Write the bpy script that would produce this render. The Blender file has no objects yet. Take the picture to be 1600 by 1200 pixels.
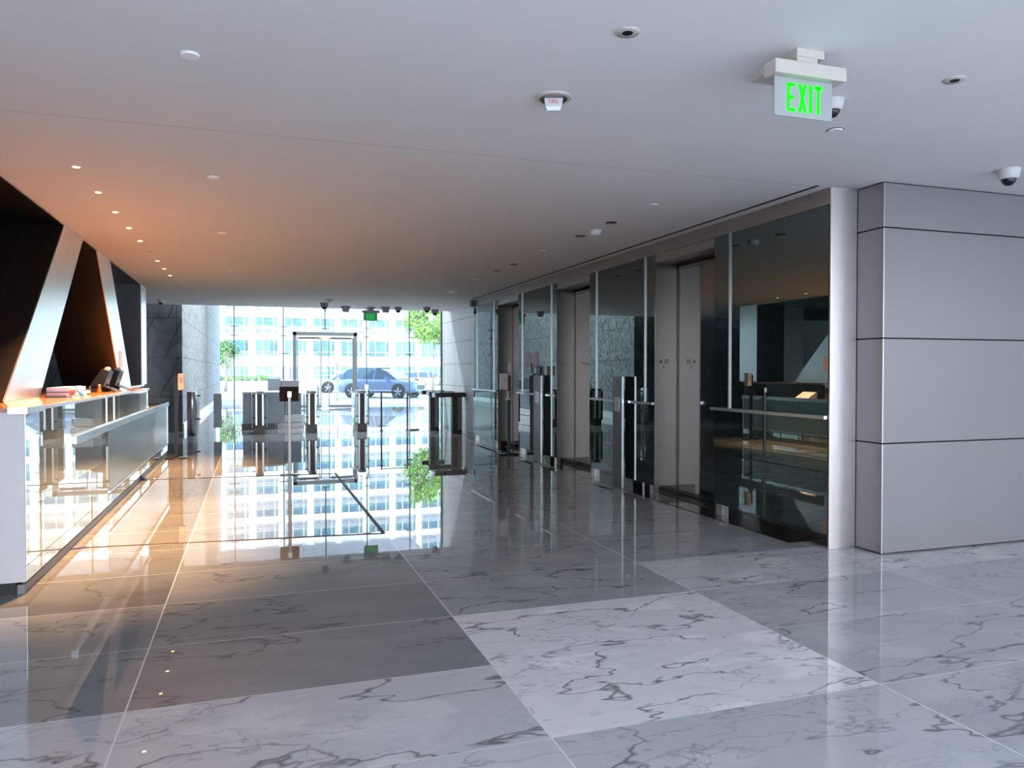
import bpy, bmesh, math, random
from mathutils import Vector, Matrix
random.seed(7)
S = bpy.context.scene
COL = S.collection
R = math.radians
CE = 3.04           # ceiling height
EX = 4.58           # elevator wall plane

# ---------------------------------------------------------------- materials
def nt(name):
    m = bpy.data.materials.new(name); m.use_nodes = True
    t = m.node_tree; return m, t, t.nodes, t.links, t.nodes['Principled BSDF']

def setp(b, **k):
    for n, v in k.items():
        b.inputs[n].default_value = v

def ramp(n, stops, interp='LINEAR'):
    r = n.new('ShaderNodeValToRGB'); r.color_ramp.interpolation = interp
    e = r.color_ramp.elements
    while len(e) < len(stops): e.new(0.5)
    for x, (p, c) in zip(e, stops):
        x.position = p; x.color = (*c, 1) if len(c) == 3 else c
    return r

def mat(name, col, rough=.5, metal=0., var=.04, scale=6., ior=1.45, coat=0., emit=None, es=0., stretch=(1, 1, 1), bump=0., spec=.5, tint=None):
    m, t, n, l, b = nt(name)
    c = n.new('ShaderNodeTexCoord'); mp = n.new('ShaderNodeMapping'); mp.inputs['Scale'].default_value = stretch
    no = n.new('ShaderNodeTexNoise'); no.inputs['Scale'].default_value = scale; no.inputs['Detail'].default_value = 4
    l.new(c.outputs['Object'], mp.inputs[0]); l.new(mp.outputs[0], no.inputs['Vector'])
    lo = tuple(max(0, x * (1 - var)) for x in col); hi = tuple(min(1, x * (1 + var)) for x in col)
    r = ramp(n, [(.3, lo), (.7, hi)]); l.new(no.outputs['Fac'], r.inputs[0]); l.new(r.outputs[0], b.inputs['Base Color'])
    setp(b, Roughness=rough, Metallic=metal, IOR=ior)
    b.inputs['Coat Weight'].default_value = coat; b.inputs['Coat Roughness'].default_value = .02
    b.inputs['Specular IOR Level'].default_value = spec
    if tint: b.inputs['Specular Tint'].default_value = (*tint, 1)
    if emit: b.inputs['Emission Color'].default_value = (*emit, 1); b.inputs['Emission Strength'].default_value = es
    if bump:
        bp = n.new('ShaderNodeBump'); bp.inputs['Strength'].default_value = bump; bp.inputs['Distance'].default_value = .01
        l.new(no.outputs['Fac'], bp.inputs['Height']); l.new(bp.outputs[0], b.inputs['Normal'])
    return m

def thin_glass(name, tint=(.93, .97, .96), refl=.1, ior=1.5):
    """pane that lets light straight through, tinted, with a mirror part set by Fresnel"""
    m, t, n, l, b = nt(name); n.remove(b)
    out = n['Material Output']; tr = n.new('ShaderNodeBsdfTransparent'); gl = n.new('ShaderNodeBsdfGlossy')
    no = n.new('ShaderNodeTexNoise'); no.inputs['Scale'].default_value = .7
    r = ramp(n, [(.3, tint), (.7, tuple(min(1, x * 1.01) for x in tint))]); l.new(no.outputs['Fac'], r.inputs[0]); l.new(r.outputs[0], tr.inputs['Color'])
    gl.inputs['Roughness'].default_value = .0; gl.inputs['Color'].default_value = (.95, 1, .99, 1)
    fr = n.new('ShaderNodeFresnel'); fr.inputs['IOR'].default_value = ior
    mx = n.new('ShaderNodeMixShader'); l.new(fr.outputs[0], mx.inputs[0]); l.new(tr.outputs[0], mx.inputs[1]); l.new(gl.outputs[0], mx.inputs[2])
    l.new(mx.outputs[0], out.inputs['Surface']); return m

def math_(n, l, op, a, b=None, c=None):
    q = n.new('ShaderNodeMath'); q.operation = op
    for i, v in enumerate((a, b, c)):
        if v is None: continue
        if isinstance(v, (int, float)): q.inputs[i].default_value = v
        else: l.new(v, q.inputs[i])
    return q.outputs[0]

def mixc(n, l, f, a, b, mode='MIX'):
    q = n.new('ShaderNodeMix'); q.data_type = 'RGBA'; q.blend_type = mode
    ins = [q.inputs['Factor'], q.inputs['A'], q.inputs['B']]
    ins = [q.inputs[0], q.inputs[6], q.inputs[7]]
    for i, v in zip(ins, (f, a, b)):
        if isinstance(v, (int, float)): i.default_value = v
        elif isinstance(v, tuple): i.default_value = (*v, 1)
        else: l.new(v, i)
    return q.outputs[2]

def marble_floor():
    m, t, n, l, b = nt('polished_marble_tiles')
    g = n.new('ShaderNodeNewGeometry'); sp = n.new('ShaderNodeSeparateXYZ'); l.new(g.outputs['Position'], sp.inputs[0])
    u = math_(n, l, 'DIVIDE', math_(n, l, 'ADD', sp.outputs[0], .54), 1.69)
    v = math_(n, l, 'DIVIDE', math_(n, l, 'SUBTRACT', sp.outputs[1], 2.08), .822)
    iu = math_(n, l, 'FLOOR', u); iv = math_(n, l, 'FLOOR', v)
    fu = math_(n, l, 'FRACT', u); fv = math_(n, l, 'FRACT', v)
    cid = n.new('ShaderNodeCombineXYZ'); l.new(iu, cid.inputs[0]); l.new(iv, cid.inputs[1])
    wn = n.new('ShaderNodeTexWhiteNoise'); wn.noise_dimensions = '2D'; l.new(cid.outputs[0], wn.inputs['Vector'])
    off = n.new('ShaderNodeVectorMath'); off.operation = 'SCALE'; l.new(wn.outputs['Color'], off.inputs[0]); off.inputs['Scale'].default_value = 40
    pos = n.new('ShaderNodeVectorMath'); pos.operation = 'ADD'; l.new(g.outputs['Position'], pos.inputs[0]); l.new(off.outputs[0], pos.inputs[1])
    def vein(scale, width, rot, st, dist, det=6):
        mp = n.new('ShaderNodeMapping'); mp.inputs['Rotation'].default_value = (0, 0, rot); mp.inputs['Scale'].default_value = st
        l.new(pos.outputs[0], mp.inputs[0])
        no = n.new('ShaderNodeTexNoise'); no.inputs['Scale'].default_value = scale; no.inputs['Detail'].default_value = det
        no.inputs['Roughness'].default_value = .55; no.inputs['Distortion'].default_value = dist
        l.new(mp.outputs[0], no.inputs['Vector'])
        d = math_(n, l, 'ABSOLUTE', math_(n, l, 'SUBTRACT', no.outputs['Fac'], .5))
        r = n.new('ShaderNodeMapRange'); r.inputs['From Min'].default_value = 0; r.inputs['From Max'].default_value = width
        r.inputs['To Min'].default_value = 1; r.inputs['To Max'].default_value = 0; l.new(d, r.inputs['Value'])
        return r.outputs[0], no.outputs['Fac']
    v1, _ = vein(.8, .011, .55, (1, 2.6, 1), .25, 4)
    v2, _ = vein(1.9, .014, .3, (1, 2.2, 1), .35, 5)
    v3, cl = vein(1.6, .09, .6, (1, 1.6, 1), .3)
    msk = n.new('ShaderNodeTexNoise'); msk.inputs['Scale'].default_value = 1.1; l.new(pos.outputs[0], msk.inputs['Vector'])
    mk = ramp(n, [(.36, (0, 0, 0)), (.5, (1, 1, 1))]); l.new(msk.outputs['Fac'], mk.inputs[0])
    mk2 = ramp(n, [(.4, (1, 1, 1)), (.62, (.1, .1, .1))]); l.new(msk.outputs['Fac'], mk2.inputs[0])
    # tone differs tile by tile
    tone = ramp(n, [(0, (.42, .43, .45)), (.45, (.52, .53, .55)), (1, (.70, .70, .71))]); l.new(wn.outputs['Value'], tone.inputs[0])
    blk = n.new('ShaderNodeVectorMath'); blk.operation = 'DISTANCE'
    def cell(a, c):
        q = math_(n, l, 'MULTIPLY', math_(n, l, 'COMPARE', iu, a, .1), math_(n, l, 'COMPARE', iv, c, .1)); return q
    n.remove(blk)
    ge = lambda x, k: math_(n, l, 'GREATER_THAN', x, k - .5)
    lt = lambda x, k: math_(n, l, 'LESS_THAN', x, k - .5)
    mul = lambda a_, b_: math_(n, l, 'MULTIPLY', a_, b_)
    col = tone.outputs[0]                                              # slabs of several greys; those beside the desk darkened against the warm downlights
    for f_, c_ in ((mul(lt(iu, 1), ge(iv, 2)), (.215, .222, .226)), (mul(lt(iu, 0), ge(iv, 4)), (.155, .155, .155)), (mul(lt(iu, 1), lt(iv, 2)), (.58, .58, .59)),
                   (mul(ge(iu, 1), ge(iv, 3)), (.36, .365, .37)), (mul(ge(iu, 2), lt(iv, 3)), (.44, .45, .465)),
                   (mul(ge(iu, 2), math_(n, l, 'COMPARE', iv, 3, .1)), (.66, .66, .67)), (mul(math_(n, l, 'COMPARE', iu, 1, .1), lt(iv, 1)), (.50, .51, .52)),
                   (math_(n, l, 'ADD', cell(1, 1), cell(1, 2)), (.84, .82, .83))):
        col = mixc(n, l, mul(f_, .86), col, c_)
    cloud = ramp(n, [(.35, (.86, .86, .88)), (.65, (1.08, 1.08, 1.07))]); l.new(cl, cloud.inputs[0])
    col = mixc(n, l, .9, col, cloud.outputs[0], 'MULTIPLY')
    f3 = math_(n, l, 'MULTIPLY', v3, .16); col = mixc(n, l, f3, col, (.25, .26, .29))
    f2 = math_(n, l, 'MULTIPLY', math_(n, l, 'MULTIPLY', v2, mk2.outputs[0]), .55); col = mixc(n, l, f2, col, (.2, .2, .23))
    f1 = math_(n, l, 'MULTIPLY', math_(n, l, 'MULTIPLY', v1, mk.outputs[0]), .85); col = mixc(n, l, f1, col, (.10, .10, .115))
    # joints
    eu = math_(n, l, 'MINIMUM', fu, math_(n, l, 'SUBTRACT', 1., fu)); ev = math_(n, l, 'MINIMUM', fv, math_(n, l, 'SUBTRACT', 1., fv))
    ju = math_(n, l, 'LESS_THAN', eu, .0022); jv = math_(n, l, 'LESS_THAN', ev, .0032)
    j = math_(n, l, 'MAXIMUM', ju, jv); col = mixc(n, l, j, col, (.72, .72, .74))
    l.new(col, b.inputs['Base Color'])
    wb = n.new('ShaderNodeTexNoise'); wb.inputs['Scale'].default_value = .9; l.new(g.outputs['Position'], wb.inputs['Vector'])
    bp = n.new('ShaderNodeBump'); bp.inputs['Strength'].default_value = .035; bp.inputs['Distance'].default_value = .01; l.new(wb.outputs['Fac'], bp.inputs['Height'])
    l.new(bp.outputs[0], b.inputs['Normal'])
    setp(b, Roughness=.012, IOR=1.62); return m

def stone(name, base, dark, zs, z0, axis, hp, h0, rough=.7, bump=.9, vein_amt=.2, scale=5., joint=(.08, .1, .11), slant=False):
    """stone cladding: horizontal joints every zs from z0, upright joints every hp along the wall"""
    m, t, n, l, b = nt(name)
    g = n.new('ShaderNodeNewGeometry'); sp = n.new('ShaderNodeSeparateXYZ'); l.new(g.outputs['Position'], sp.inputs[0])
    a = math_(n, l, 'DIVIDE', math_(n, l, 'SUBTRACT', sp.outputs[2], z0), zs); c = math_(n, l, 'DIVIDE', math_(n, l, 'SUBTRACT', sp.outputs[axis], h0), hp)
    def edge(q, w):
        f = math_(n, l, 'FRACT', q); e = math_(n, l, 'MINIMUM', f, math_(n, l, 'SUBTRACT', 1., f)); return math_(n, l, 'LESS_THAN', e, w)
    j = math_(n, l, 'MAXIMUM', edge(a, .007 / zs), edge(c, .007 / hp))
    no = n.new('ShaderNodeTexNoise'); no.inputs['Scale'].default_value = scale; no.inputs['Detail'].default_value = 7; no.inputs['Distortion'].default_value = 1.2
    mp = n.new('ShaderNodeMapping'); mp.inputs['Rotation'].default_value = (.5, .5, .3); mp.inputs['Scale'].default_value = (1, 1.1, .55)
    l.new(g.outputs['Position'], mp.inputs[0]); l.new(mp.outputs[0], no.inputs['Vector'])
    r = ramp(n, [(.36, dark), (.62, base)]); l.new(no.outputs['Fac'], r.inputs[0])
    vn = n.new('ShaderNodeTexNoise'); vn.inputs['Scale'].default_value = .55; vn.inputs['Detail'].default_value = 3; l.new(mp.outputs[0], vn.inputs['Vector'])
    vv = n.new('ShaderNodeMapRange'); l.new(math_(n, l, 'ABSOLUTE', math_(n, l, 'SUBTRACT', vn.outputs['Fac'], .5)), vv.inputs['Value'])
    vv.inputs['From Max'].default_value = .012; vv.inputs['To Min'].default_value = vein_amt; vv.inputs['To Max'].default_value = 0
    vf = vv.outputs[0]
    if slant:
        q = math_(n, l, 'ADD', sp.outputs[0], math_(n, l, 'MULTIPLY', sp.outputs[2], -.38))
        q = math_(n, l, 'ADD', q, math_(n, l, 'MULTIPLY', vn.outputs['Fac'], .5)); q = math_(n, l, 'ADD', q, math_(n, l, 'MULTIPLY', math_(n, l, 'FLOOR', a), .31))
        e = math_(n, l, 'ABSOLUTE', math_(n, l, 'SUBTRACT', math_(n, l, 'FRACT', math_(n, l, 'DIVIDE', q, .62)), .5))
        vf = math_(n, l, 'MULTIPLY', math_(n, l, 'LESS_THAN', e, .022), vein_amt)
    col = mixc(n, l, vf, r.outputs[0], (.02, .025, .03)); col = mixc(n, l, j, col, joint)
    l.new(col, b.inputs['Base Color'])
    h = math_(n, l, 'SUBTRACT', no.outputs['Fac'], j)
    bp = n.new('ShaderNodeBump'); bp.inputs['Strength'].default_value = bump; bp.inputs['Distance'].default_value = .03
    l.new(h, bp.inputs['Height']); l.new(bp.outputs[0], b.inputs['Normal'])
    setp(b, Roughness=rough); return m

def brushed(name, col, rough=.28, sx=(60, 60, .6), var=.10):
    m, t, n, l, b = nt(name)
    c = n.new('ShaderNodeTexCoord'); mp = n.new('ShaderNodeMapping'); mp.inputs['Scale'].default_value = sx
    no = n.new('ShaderNodeTexNoise'); no.inputs['Scale'].default_value = 4; no.inputs['Detail'].default_value = 5
    l.new(c.outputs['Object'], mp.inputs[0]); l.new(mp.outputs[0], no.inputs['Vector'])
    r = ramp(n, [(.3, tuple(x * (1 - var) for x in col)), (.7, tuple(min(1, x * (1 + var)) for x in col))])
    l.new(no.outputs['Fac'], r.inputs[0]); l.new(r.outputs[0], b.inputs['Base Color'])
    rr = n.new('ShaderNodeMapRange'); rr.inputs['To Min'].default_value = rough * .85; rr.inputs['To Max'].default_value = rough * 1.15
    l.new(no.outputs['Fac'], rr.inputs['Value']); l.new(rr.outputs[0], b.inputs['Roughness'])
    setp(b, Metallic=1.); return m

def wood(name):
    m, t, n, l, b = nt(name)
    c = n.new('ShaderNodeTexCoord'); mp = n.new('ShaderNodeMapping'); mp.inputs['Scale'].default_value = (14, .8, 14)
    no = n.new('ShaderNodeTexNoise'); no.inputs['Scale'].default_value = 3; no.inputs['Detail'].default_value = 6; no.inputs['Distortion'].default_value = .4
    l.new(c.outputs['Object'], mp.inputs[0]); l.new(mp.outputs[0], no.inputs['Vector'])
    r = ramp(n, [(.3, (.20, .075, .03)), (.55, (.42, .19, .08)), (.75, (.55, .28, .12))]); l.new(no.outputs['Fac'], r.inputs[0]); l.new(r.outputs[0], b.inputs['Base Color'])
    setp(b, Roughness=.25); b.inputs['Coat Weight'].default_value = .6; b.inputs['Coat Roughness'].default_value = .08; return m

M = dict(
    floor=marble_floor(),
    ceil=mat('ceiling_paint', (.80, .80, .80), .9, var=.015, scale=1.5),
    seam=mat('ceiling_seam', (.42, .42, .43), .9),
    soffit=mat('bright_soffit_paint', (.8, .8, .8), .9, var=.02),
    white=mat('white_plastic', (.6, .6, .6), .4, var=.02),
    cream=mat('cream_enamel', (.56, .54, .48), .45, var=.02),
    chalk=mat('white_laminate', (.66, .66, .70), .45, var=.02),
    black=mat('black_plastic', (.012, .012, .014), .35),
    dark=mat('dark_metal', (.045, .042, .04), .35, .6),
    void=mat('dark_opening', (.004, .004, .004), .8),
    pier=brushed('bright_brushed_steel', (.90, .85, .84), .36), steel=brushed('brushed_steel', (.60, .59, .60), .30),
    steel_hdr=brushed('brushed_steel_lintel', (.46, .43, .41), .36, (.6, 3, 60)),
    jamb=brushed('brushed_steel_jamb', (.20, .185, .175), .30),
    door=brushed('polished_steel_door', (.29, .285, .275), .08),
    fin=brushed('brushed_steel_fin', (.82, .86, .87), .33),
    alu=mat('satin_aluminium', (.255, .25, .265), .45, .45, var=.03, scale=1.2),
    aluedge=mat('aluminium_edge', (.75, .75, .78), .3, .9),
    brown=mat('brown_lacquer', (.017, .0125, .0115), .28, .0, var=.05, coat=.3),
    blue_lac=mat('blue_grey_lacquer', (.10, .115, .15), .35, .2, coat=.2),
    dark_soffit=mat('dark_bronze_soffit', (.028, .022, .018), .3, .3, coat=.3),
    green_wall=mat('dark_green_back_painted_glass', (.006, .014, .012), .04, ior=1.5),
    mirror=mat('dark_green_mirror_glass', (.004, .010, .009), .0, ior=2.7, tint=(.80, .96, .95), spec=.5, var=.0),
    edge=mat('green_glass_edge', (.25, .42, .38), .15, ior=1.5),
    desk_glass=mat('pale_green_glossy_glass', (.72, .80, .76), .0, .72, ior=2.0, var=.01),
    desk_low=mat('blue_grey_satin_glass', (.20, .28, .31), .22, .35, ior=1.7, var=.03),
    wood=wood('walnut_counter_wood'),
    rail=brushed('rail_steel', (.62, .66, .67), .22, (60, .6, 60)),
    gate_glass=thin_glass('clear_gate_glass', (.90, .965, .95), ior=1.45),
    pane=thin_glass('clear_window_glass', (.95, .985, .985), ior=1.4),
    fitting=mat('dark_steel_fitting', (.09, .09, .10), .3, .8),
    joint=mat('dark_sealant', (.05, .07, .075), .6),
    joint_l=mat('teal_glass_edge', (.035, .075, .08), .5),
    frame=mat('grey_door_frame', (.14, .155, .16), .4, .3),
    lstone=stone('cleft_grey_stone', (.38, .41, .42), (.09, .105, .11), .97, .87, 1, 1.55, 20.6, bump=1.0, vein_amt=.15, scale=12.),
    rstone=stone('pale_white_stone', (.82, .85, .87), (.76, .80, .83), .548, .04, 1, 1.42, 18.86, rough=.45, bump=.05, vein_amt=.06, scale=1.2, joint=(.33, .38, .4)),
    dstone=stone('polished_dark_stone', (.15, .17, .19), (.085, .10, .115), .97, .87, 0, 1.4, -1.77, rough=.18, bump=.03, vein_amt=.85, scale=2.2, joint=(.01, .012, .014), slant=True),
    bstone=mat('black_stone_border', (.022, .018, .016), .06, coat=.5),
    slab_white=mat('white_slab_and_sunlit_strip', (.85, .86, .86), .3, var=.04),
    podium=mat('grey_blue_panel', (.22, .27, .31), .3, .1, var=.12, scale=2),
    podium_d=mat('slate_plinth', (.07, .085, .095), .35),
    warm=mat('warm_lamp', (1, .8, .5), .5, emit=(1, .62, .25), es=4.),
    added_lamp=mat('added_cool_lamp', (1, 1, 1), .5, emit=(.86, .94, 1), es=8.),
    cool=mat('white_cover_plate', (.95, .95, .95), .5, var=.01),
    lampoff=mat('lamp_reflector', (.25, .22, .2), .3, .7),
    green=mat('green_lit_letters', (0, .6, 0), .5, emit=(0, 1, 0), es=.7),
    green_dim=mat('green_dim_letters', (0, .4, .1), .5, emit=(0, 1, .1), es=.22),
    exit_panel=mat('frosted_acrylic', (.36, .40, .40), .25, var=.03),
    exit_panel_g=mat('green_lit_acrylic', (.12, .26, .2), .25, emit=(.0, .5, .1), es=.05),
    red=mat('red_ink', (.55, .08, .05), .5),
    tape=mat('blue_painters_tape', (.012, .03, .16), .6),
    cord=mat('black_rubber_cord', (.02, .022, .025), .5),
    screen=mat('dark_screen', (.01, .012, .016), .06, ior=1.5),
    paper=mat('lilac_paper', (.55, .55, .80), .6),
    pink=mat('pink_tab', (.85, .08, .22), .6),
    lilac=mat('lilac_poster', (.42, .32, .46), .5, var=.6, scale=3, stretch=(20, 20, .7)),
    sani=mat('pale_dispenser_plastic', (.66, .60, .62), .4),
    kiosk=mat('brown_metal_housing', (.055, .035, .026), .4, .4),
    etch=mat('etched_ink', (.05, .045, .04), .6),
    gold=mat('brass', (.45, .33, .16), .3, .9),
    # outside
    facade=mat('white_concrete_facade', (.66, .66, .65), .8, var=.02),
    wglass=mat('teal_window_glass', (.07, .20, .205), .12, ior=1.5, var=.55, scale=1.1, stretch=(1, 1, 1)),
    wdark=mat('blue_window_glass', (.07, .17, .25), .08, ior=1.5, var=.3, scale=.8),
    curtain=mat('pale_curtain', (.13, .27, .265), .7, var=.4, scale=2., stretch=(6, 1, .2)),
    wframe=mat('white_window_frame', (.82, .84, .84), .5),
    rail_w=mat('grey_balustrade', (.62, .60, .66), .5),
    asphalt=mat('sunny_asphalt', (.42, .44, .46), .9, var=.06, scale=.8),
    paving=mat('pale_paving', (.62, .63, .64), .8, var=.05, scale=.5),
    curb=mat('concrete_curb', (.7, .7, .7), .8),
    leaf=mat('fresh_leaves', (.24, .44, .07), .6, var=.5, scale=2.),
    leaf2=mat('dark_leaves', (.14, .28, .08), .6, var=.5, scale=2.),
    bark=mat('grey_bark', (.30, .27, .23), .8, var=.2),
    car_blue=mat('blue_grey_car_paint', (.13, .20, .31), .3, .2, coat=.8),
    car_white=mat('white_car_paint', (.80, .80, .80), .3, coat=.8),
    car_dark=mat('dark_blue_car_paint', (.05, .11, .30), .25, coat=.8),
    car_glass=mat('car_window_glass', (.05, .09, .14), .08, ior=1.5),
    tyre=mat('tyre_rubber', (.03, .03, .035), .7),
    rim=mat('wheel_rim', (.55, .57, .6), .3, .8),
    lampglass=mat('headlamp_glass', (.75, .78, .8), .1),
    banner=mat('violet_banner', (.18, .15, .45), .6, var=.1),
    umbr=mat('blue_canvas', (.18, .32, .65), .7),
    pole=mat('pale_grey_pole', (.55, .57, .6), .5),
)

# ---------------------------------------------------------------- mesh building
class MB:
    def __init__(s): s.bm = bmesh.new(); s.mi = 0; s.mats = []
    def use(s, m):
        m = M[m] if isinstance(m, str) else m
        if m not in s.mats: s.mats.append(m)
        s.mi = s.mats.index(m); return s
    def _f(s, faces):
        for f in faces: f.material_index = s.mi
    def face(s, pts):
        f = s.bm.faces.new([s.bm.verts.new(p) for p in pts]); f.material_index = s.mi; return s
    def hexa(s, p):   # 8 points: bottom 4 ccw, top 4 ccw
        v = [s.bm.verts.new(q) for q in p]
        for i in ((3, 2, 1, 0), (4, 5, 6, 7), (0, 1, 5, 4), (1, 2, 6, 5), (2, 3, 7, 6), (3, 0, 4, 7)):
            f = s.bm.faces.new([v[k] for k in i]); f.material_index = s.mi
        return s
    def box(s, x0, x1, y0, y1, z0, z1):
        return s.hexa([(x0, y0, z0), (x1, y0, z0), (x1, y1, z0), (x0, y1, z0), (x0, y0, z1), (x1, y0, z1), (x1, y1, z1), (x0, y1, z1)])
    def cb(s, cx, cy, cz, dx, dy, dz): return s.box(cx - dx / 2, cx + dx / 2, cy - dy / 2, cy + dy / 2, cz - dz / 2, cz + dz / 2)
    def prism(s, poly, axis, a, b):
        """poly in the two other axes (in x,y,z order), extruded along axis from a to b"""
        def P(q, t):
            r = list(q); r.insert(axis, t); return tuple(r)
        A = [s.bm.verts.new(P(q, a)) for q in poly]; B = [s.bm.verts.new(P(q, b)) for q in poly]
        n = len(poly); fs = [s.bm.faces.new(A[::-1]), s.bm.faces.new(B)]
        for i in range(n): fs.append(s.bm.faces.new([A[i], A[(i + 1) % n], B[(i + 1) % n], B[i]]))
        s._f(fs); return s
    def cone(s, p0, p1, r0, r1=None, seg=20, smooth=True):
        r1 = r0 if r1 is None else r1
        p0, p1 = Vector(p0), Vector(p1); d = p1 - p0; L = d.length
        rot = Vector((0, 0, 1)).rotation_difference(d.normalized()).to_matrix().to_4x4()
        mtx = Matrix.Translation((p0 + p1) / 2) @ rot
        g = bmesh.ops.create_cone(s.bm, cap_ends=True, segments=seg, radius1=max(r0, 1e-4), radius2=max(r1, 1e-4), depth=L, matrix=mtx)
        fs = {f for v in g['verts'] for f in v.link_faces}
        for f in fs:
            f.material_index = s.mi
            if smooth and len(f.verts) == 4: f.smooth = True
        return s
    def lathe(s, c, prof, seg=28, flip=False):
        """prof: (radius, z) about vertical axis through c"""
        rings = []
        for r, z in prof:
            rings.append([s.bm.verts.new((c[0] + r * math.cos(2 * math.pi * i / seg), c[1] + r * math.sin(2 * math.pi * i / seg), c[2] + z)) for i in range(seg)])
        for a, b in zip(rings, rings[1:]):
            for i in range(seg):
                f = s.bm.faces.new([a[i], a[(i + 1) % seg], b[(i + 1) % seg], b[i]]); f.material_index = s.mi; f.smooth = True
        for rg in (rings[0], rings[-1]):
            f = s.bm.faces.new(rg); f.material_index = s.mi
        return s
    def ball(s, c, r, sc=(1, 1, 1), seg=16, cut=None):
        mtx = Matrix.Translation(c) @ Matrix.Diagonal((*sc, 1))
        g = bmesh.ops.create_uvsphere(s.bm, u_segments=seg, v_segments=seg // 2 + 2, radius=r, matrix=mtx)
        for f in {f for v in g['verts'] for f in v.link_faces}: f.material_index = s.mi; f.smooth = True
        return s
    def build(s, name, m=None, parent=None, bevel=0, local=False):
        """verts are in world space unless local; parent is an unrotated Empty"""
        if m is not None and not s.mats: s.use(m)
        bmesh.ops.recalc_face_normals(s.bm, faces=s.bm.faces)
        me = bpy.data.meshes.new(name)
        o = bpy.data.objects.new(name, me); COL.objects.link(o)
        for q in s.mats: me.materials.append(q)
        if parent is not None:
            o.parent = parent
            if not local:
                w = Vector((0, 0, 0)); p = parent
                while p is not None: w += p.location; p = p.parent
                bmesh.ops.translate(s.bm, verts=s.bm.verts, vec=-w)
        elif not local:
            xs = [v.co for v in s.bm.verts]
            c = Vector(((min(v.x for v in xs) + max(v.x for v in xs)) / 2, (min(v.y for v in xs) + max(v.y for v in xs)) / 2, min(v.z for v in xs)))
            bmesh.ops.translate(s.bm, verts=s.bm.verts, vec=-c); o.location = c
        s.bm.to_mesh(me); s.bm.free()
        if bevel:
            b = o.modifiers.new('bevel', 'BEVEL'); b.width = bevel; b.segments = 2; b.limit_method = 'ANGLE'; b.angle_limit = R(40)
        return o

def tag(o, label=None, cat=None, group=None, kind=None):
    if label: o['label'] = label
    if cat: o['category'] = cat
    if group: o['group'] = group
    if kind: o['kind'] = kind
    return o
def thing(name, label, cat, loc, group=None, rz=0):
    o = bpy.data.objects.new(name, None); COL.objects.link(o); o.location = loc; o.rotation_euler = (0, 0, rz); o.empty_display_size = .1
    return tag(o, label, cat, group)
def struct(name, label=None, loc=None):
    o = bpy.data.objects.new(name, None); COL.objects.link(o); o.location = loc or (0, 0, 0); o.empty_display_size = .1
    return tag(o, label, None, None, 'structure')
def copy_tree(o, parent=None, kids=None):
    if kids is None:
        kids = {}
        for q in bpy.data.objects:
            if q.parent: kids.setdefault(q.parent.name, []).append(q)
    c = o.copy(); COL.objects.link(c); c.parent = parent
    for ch in kids.get(o.name, []): copy_tree(ch, c, kids)
    return c
def lettering(name, body, size, depth, m, parent, loc, rot, align='CENTER', sx=1.):
    cu = bpy.data.curves.new(name, 'FONT'); cu.body = body; cu.size = size; cu.extrude = depth; cu.align_x = align; cu.align_y = 'CENTER'
    t = bpy.data.objects.new('tmp', cu); COL.objects.link(t)
    dg = bpy.context.evaluated_depsgraph_get(); dg.update()
    me = bpy.data.meshes.new_from_object(t.evaluated_get(dg)); bpy.data.objects.remove(t)
    me.name = name; me.materials.clear(); me.materials.append(M[m])
    o = bpy.data.objects.new(name, me); COL.objects.link(o); o.parent = parent; o.location = loc; o.rotation_euler = rot; o.scale = (sx, 1, 1)
    return o
def S_(name, mb, m=None, bevel=0, label=None):
    o = mb.build(name, m, bevel=bevel); o['kind'] = 'structure'
    if label: o['label'] = label
    return o

# ================================================================ THE SHELL
S_('floor', MB().box(-6, 12, -3, 32, -.2, 0), 'floor', label='polished grey veined marble tile floor')
S_('ceiling', MB().box(-1.87, 12, -1, 19.3, CE, CE + .4), 'ceil', label='smooth painted lobby ceiling')
S_('ceiling_far', MB().box(-6, -1.87, 15.65, 19.3, CE, CE + .4), 'ceil')
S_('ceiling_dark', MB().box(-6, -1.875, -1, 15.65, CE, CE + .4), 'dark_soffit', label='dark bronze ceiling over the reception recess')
S_('ceiling_vestibule', MB().box(-1.65, 7.9, 20.6, 40, 7.3, 7.7).box(-6, 9, 19.0, 20.6, 7.3, 7.7), 'soffit', label='high white soffit over the entrance')
S_('wall_bulkhead', MB().box(-6, 8, 19.3, 19.5, CE + .05, 7.3), 'ceil')
# stone walls
S_('wall_left', MB().box(-2.1, -1.65, 20.61, 44, 0, 7.9), 'lstone', label='rough cleft grey stone wall beside the entrance')
S_('wall_left_return', MB().box(-6, -1.66, 20.6, 20.9, 0, 7.3), 'dstone', label='polished dark stone wall with slanting veins')
S_('sunlit_strip_left', MB().box(-1.65, -1.62, 20.62, 43.9, 0, .2), 'slab_white', label='white strip standing in for a sunlit slot along the rough stone wall')  # white colour stands in for a sunlit slot at the wall foot
S_('wall_right_entrance', MB().box(4.86, 8.0, 16.21, 20.3, 0, 7.3), 'rstone', label='pale stone wall with fine joints')
S_('wall_right_vestibule', MB().box(8.0, 8.3, 20.3, 32, 0, 7.3), 'rstone')
S_('trim_1', MB().box(4.82, 4.92, 20.3, 20.36, 0, 7.3), 'frame', label='steel corner trim at the end of the pale stone wall')
S_('wall_far_left', MB().box(-6.2, -6, -1, 20.9, 0, CE + .4), 'ceil')
S_('wall_elevator_core', MB().box(4.93, 8, 5.26, 16.2, 0, CE), 'void')
S_('wall_far_right', MB().box(12, 12.2, -1, 5, 0, CE + .4), 'ceil')
# recess behind the desk
S_('wall_back_recess', MB().box(-3.9, -3.7, 2.5, 15.65, 0, CE), 'green_wall', label='dark green glass wall behind the reception desk')
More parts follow.
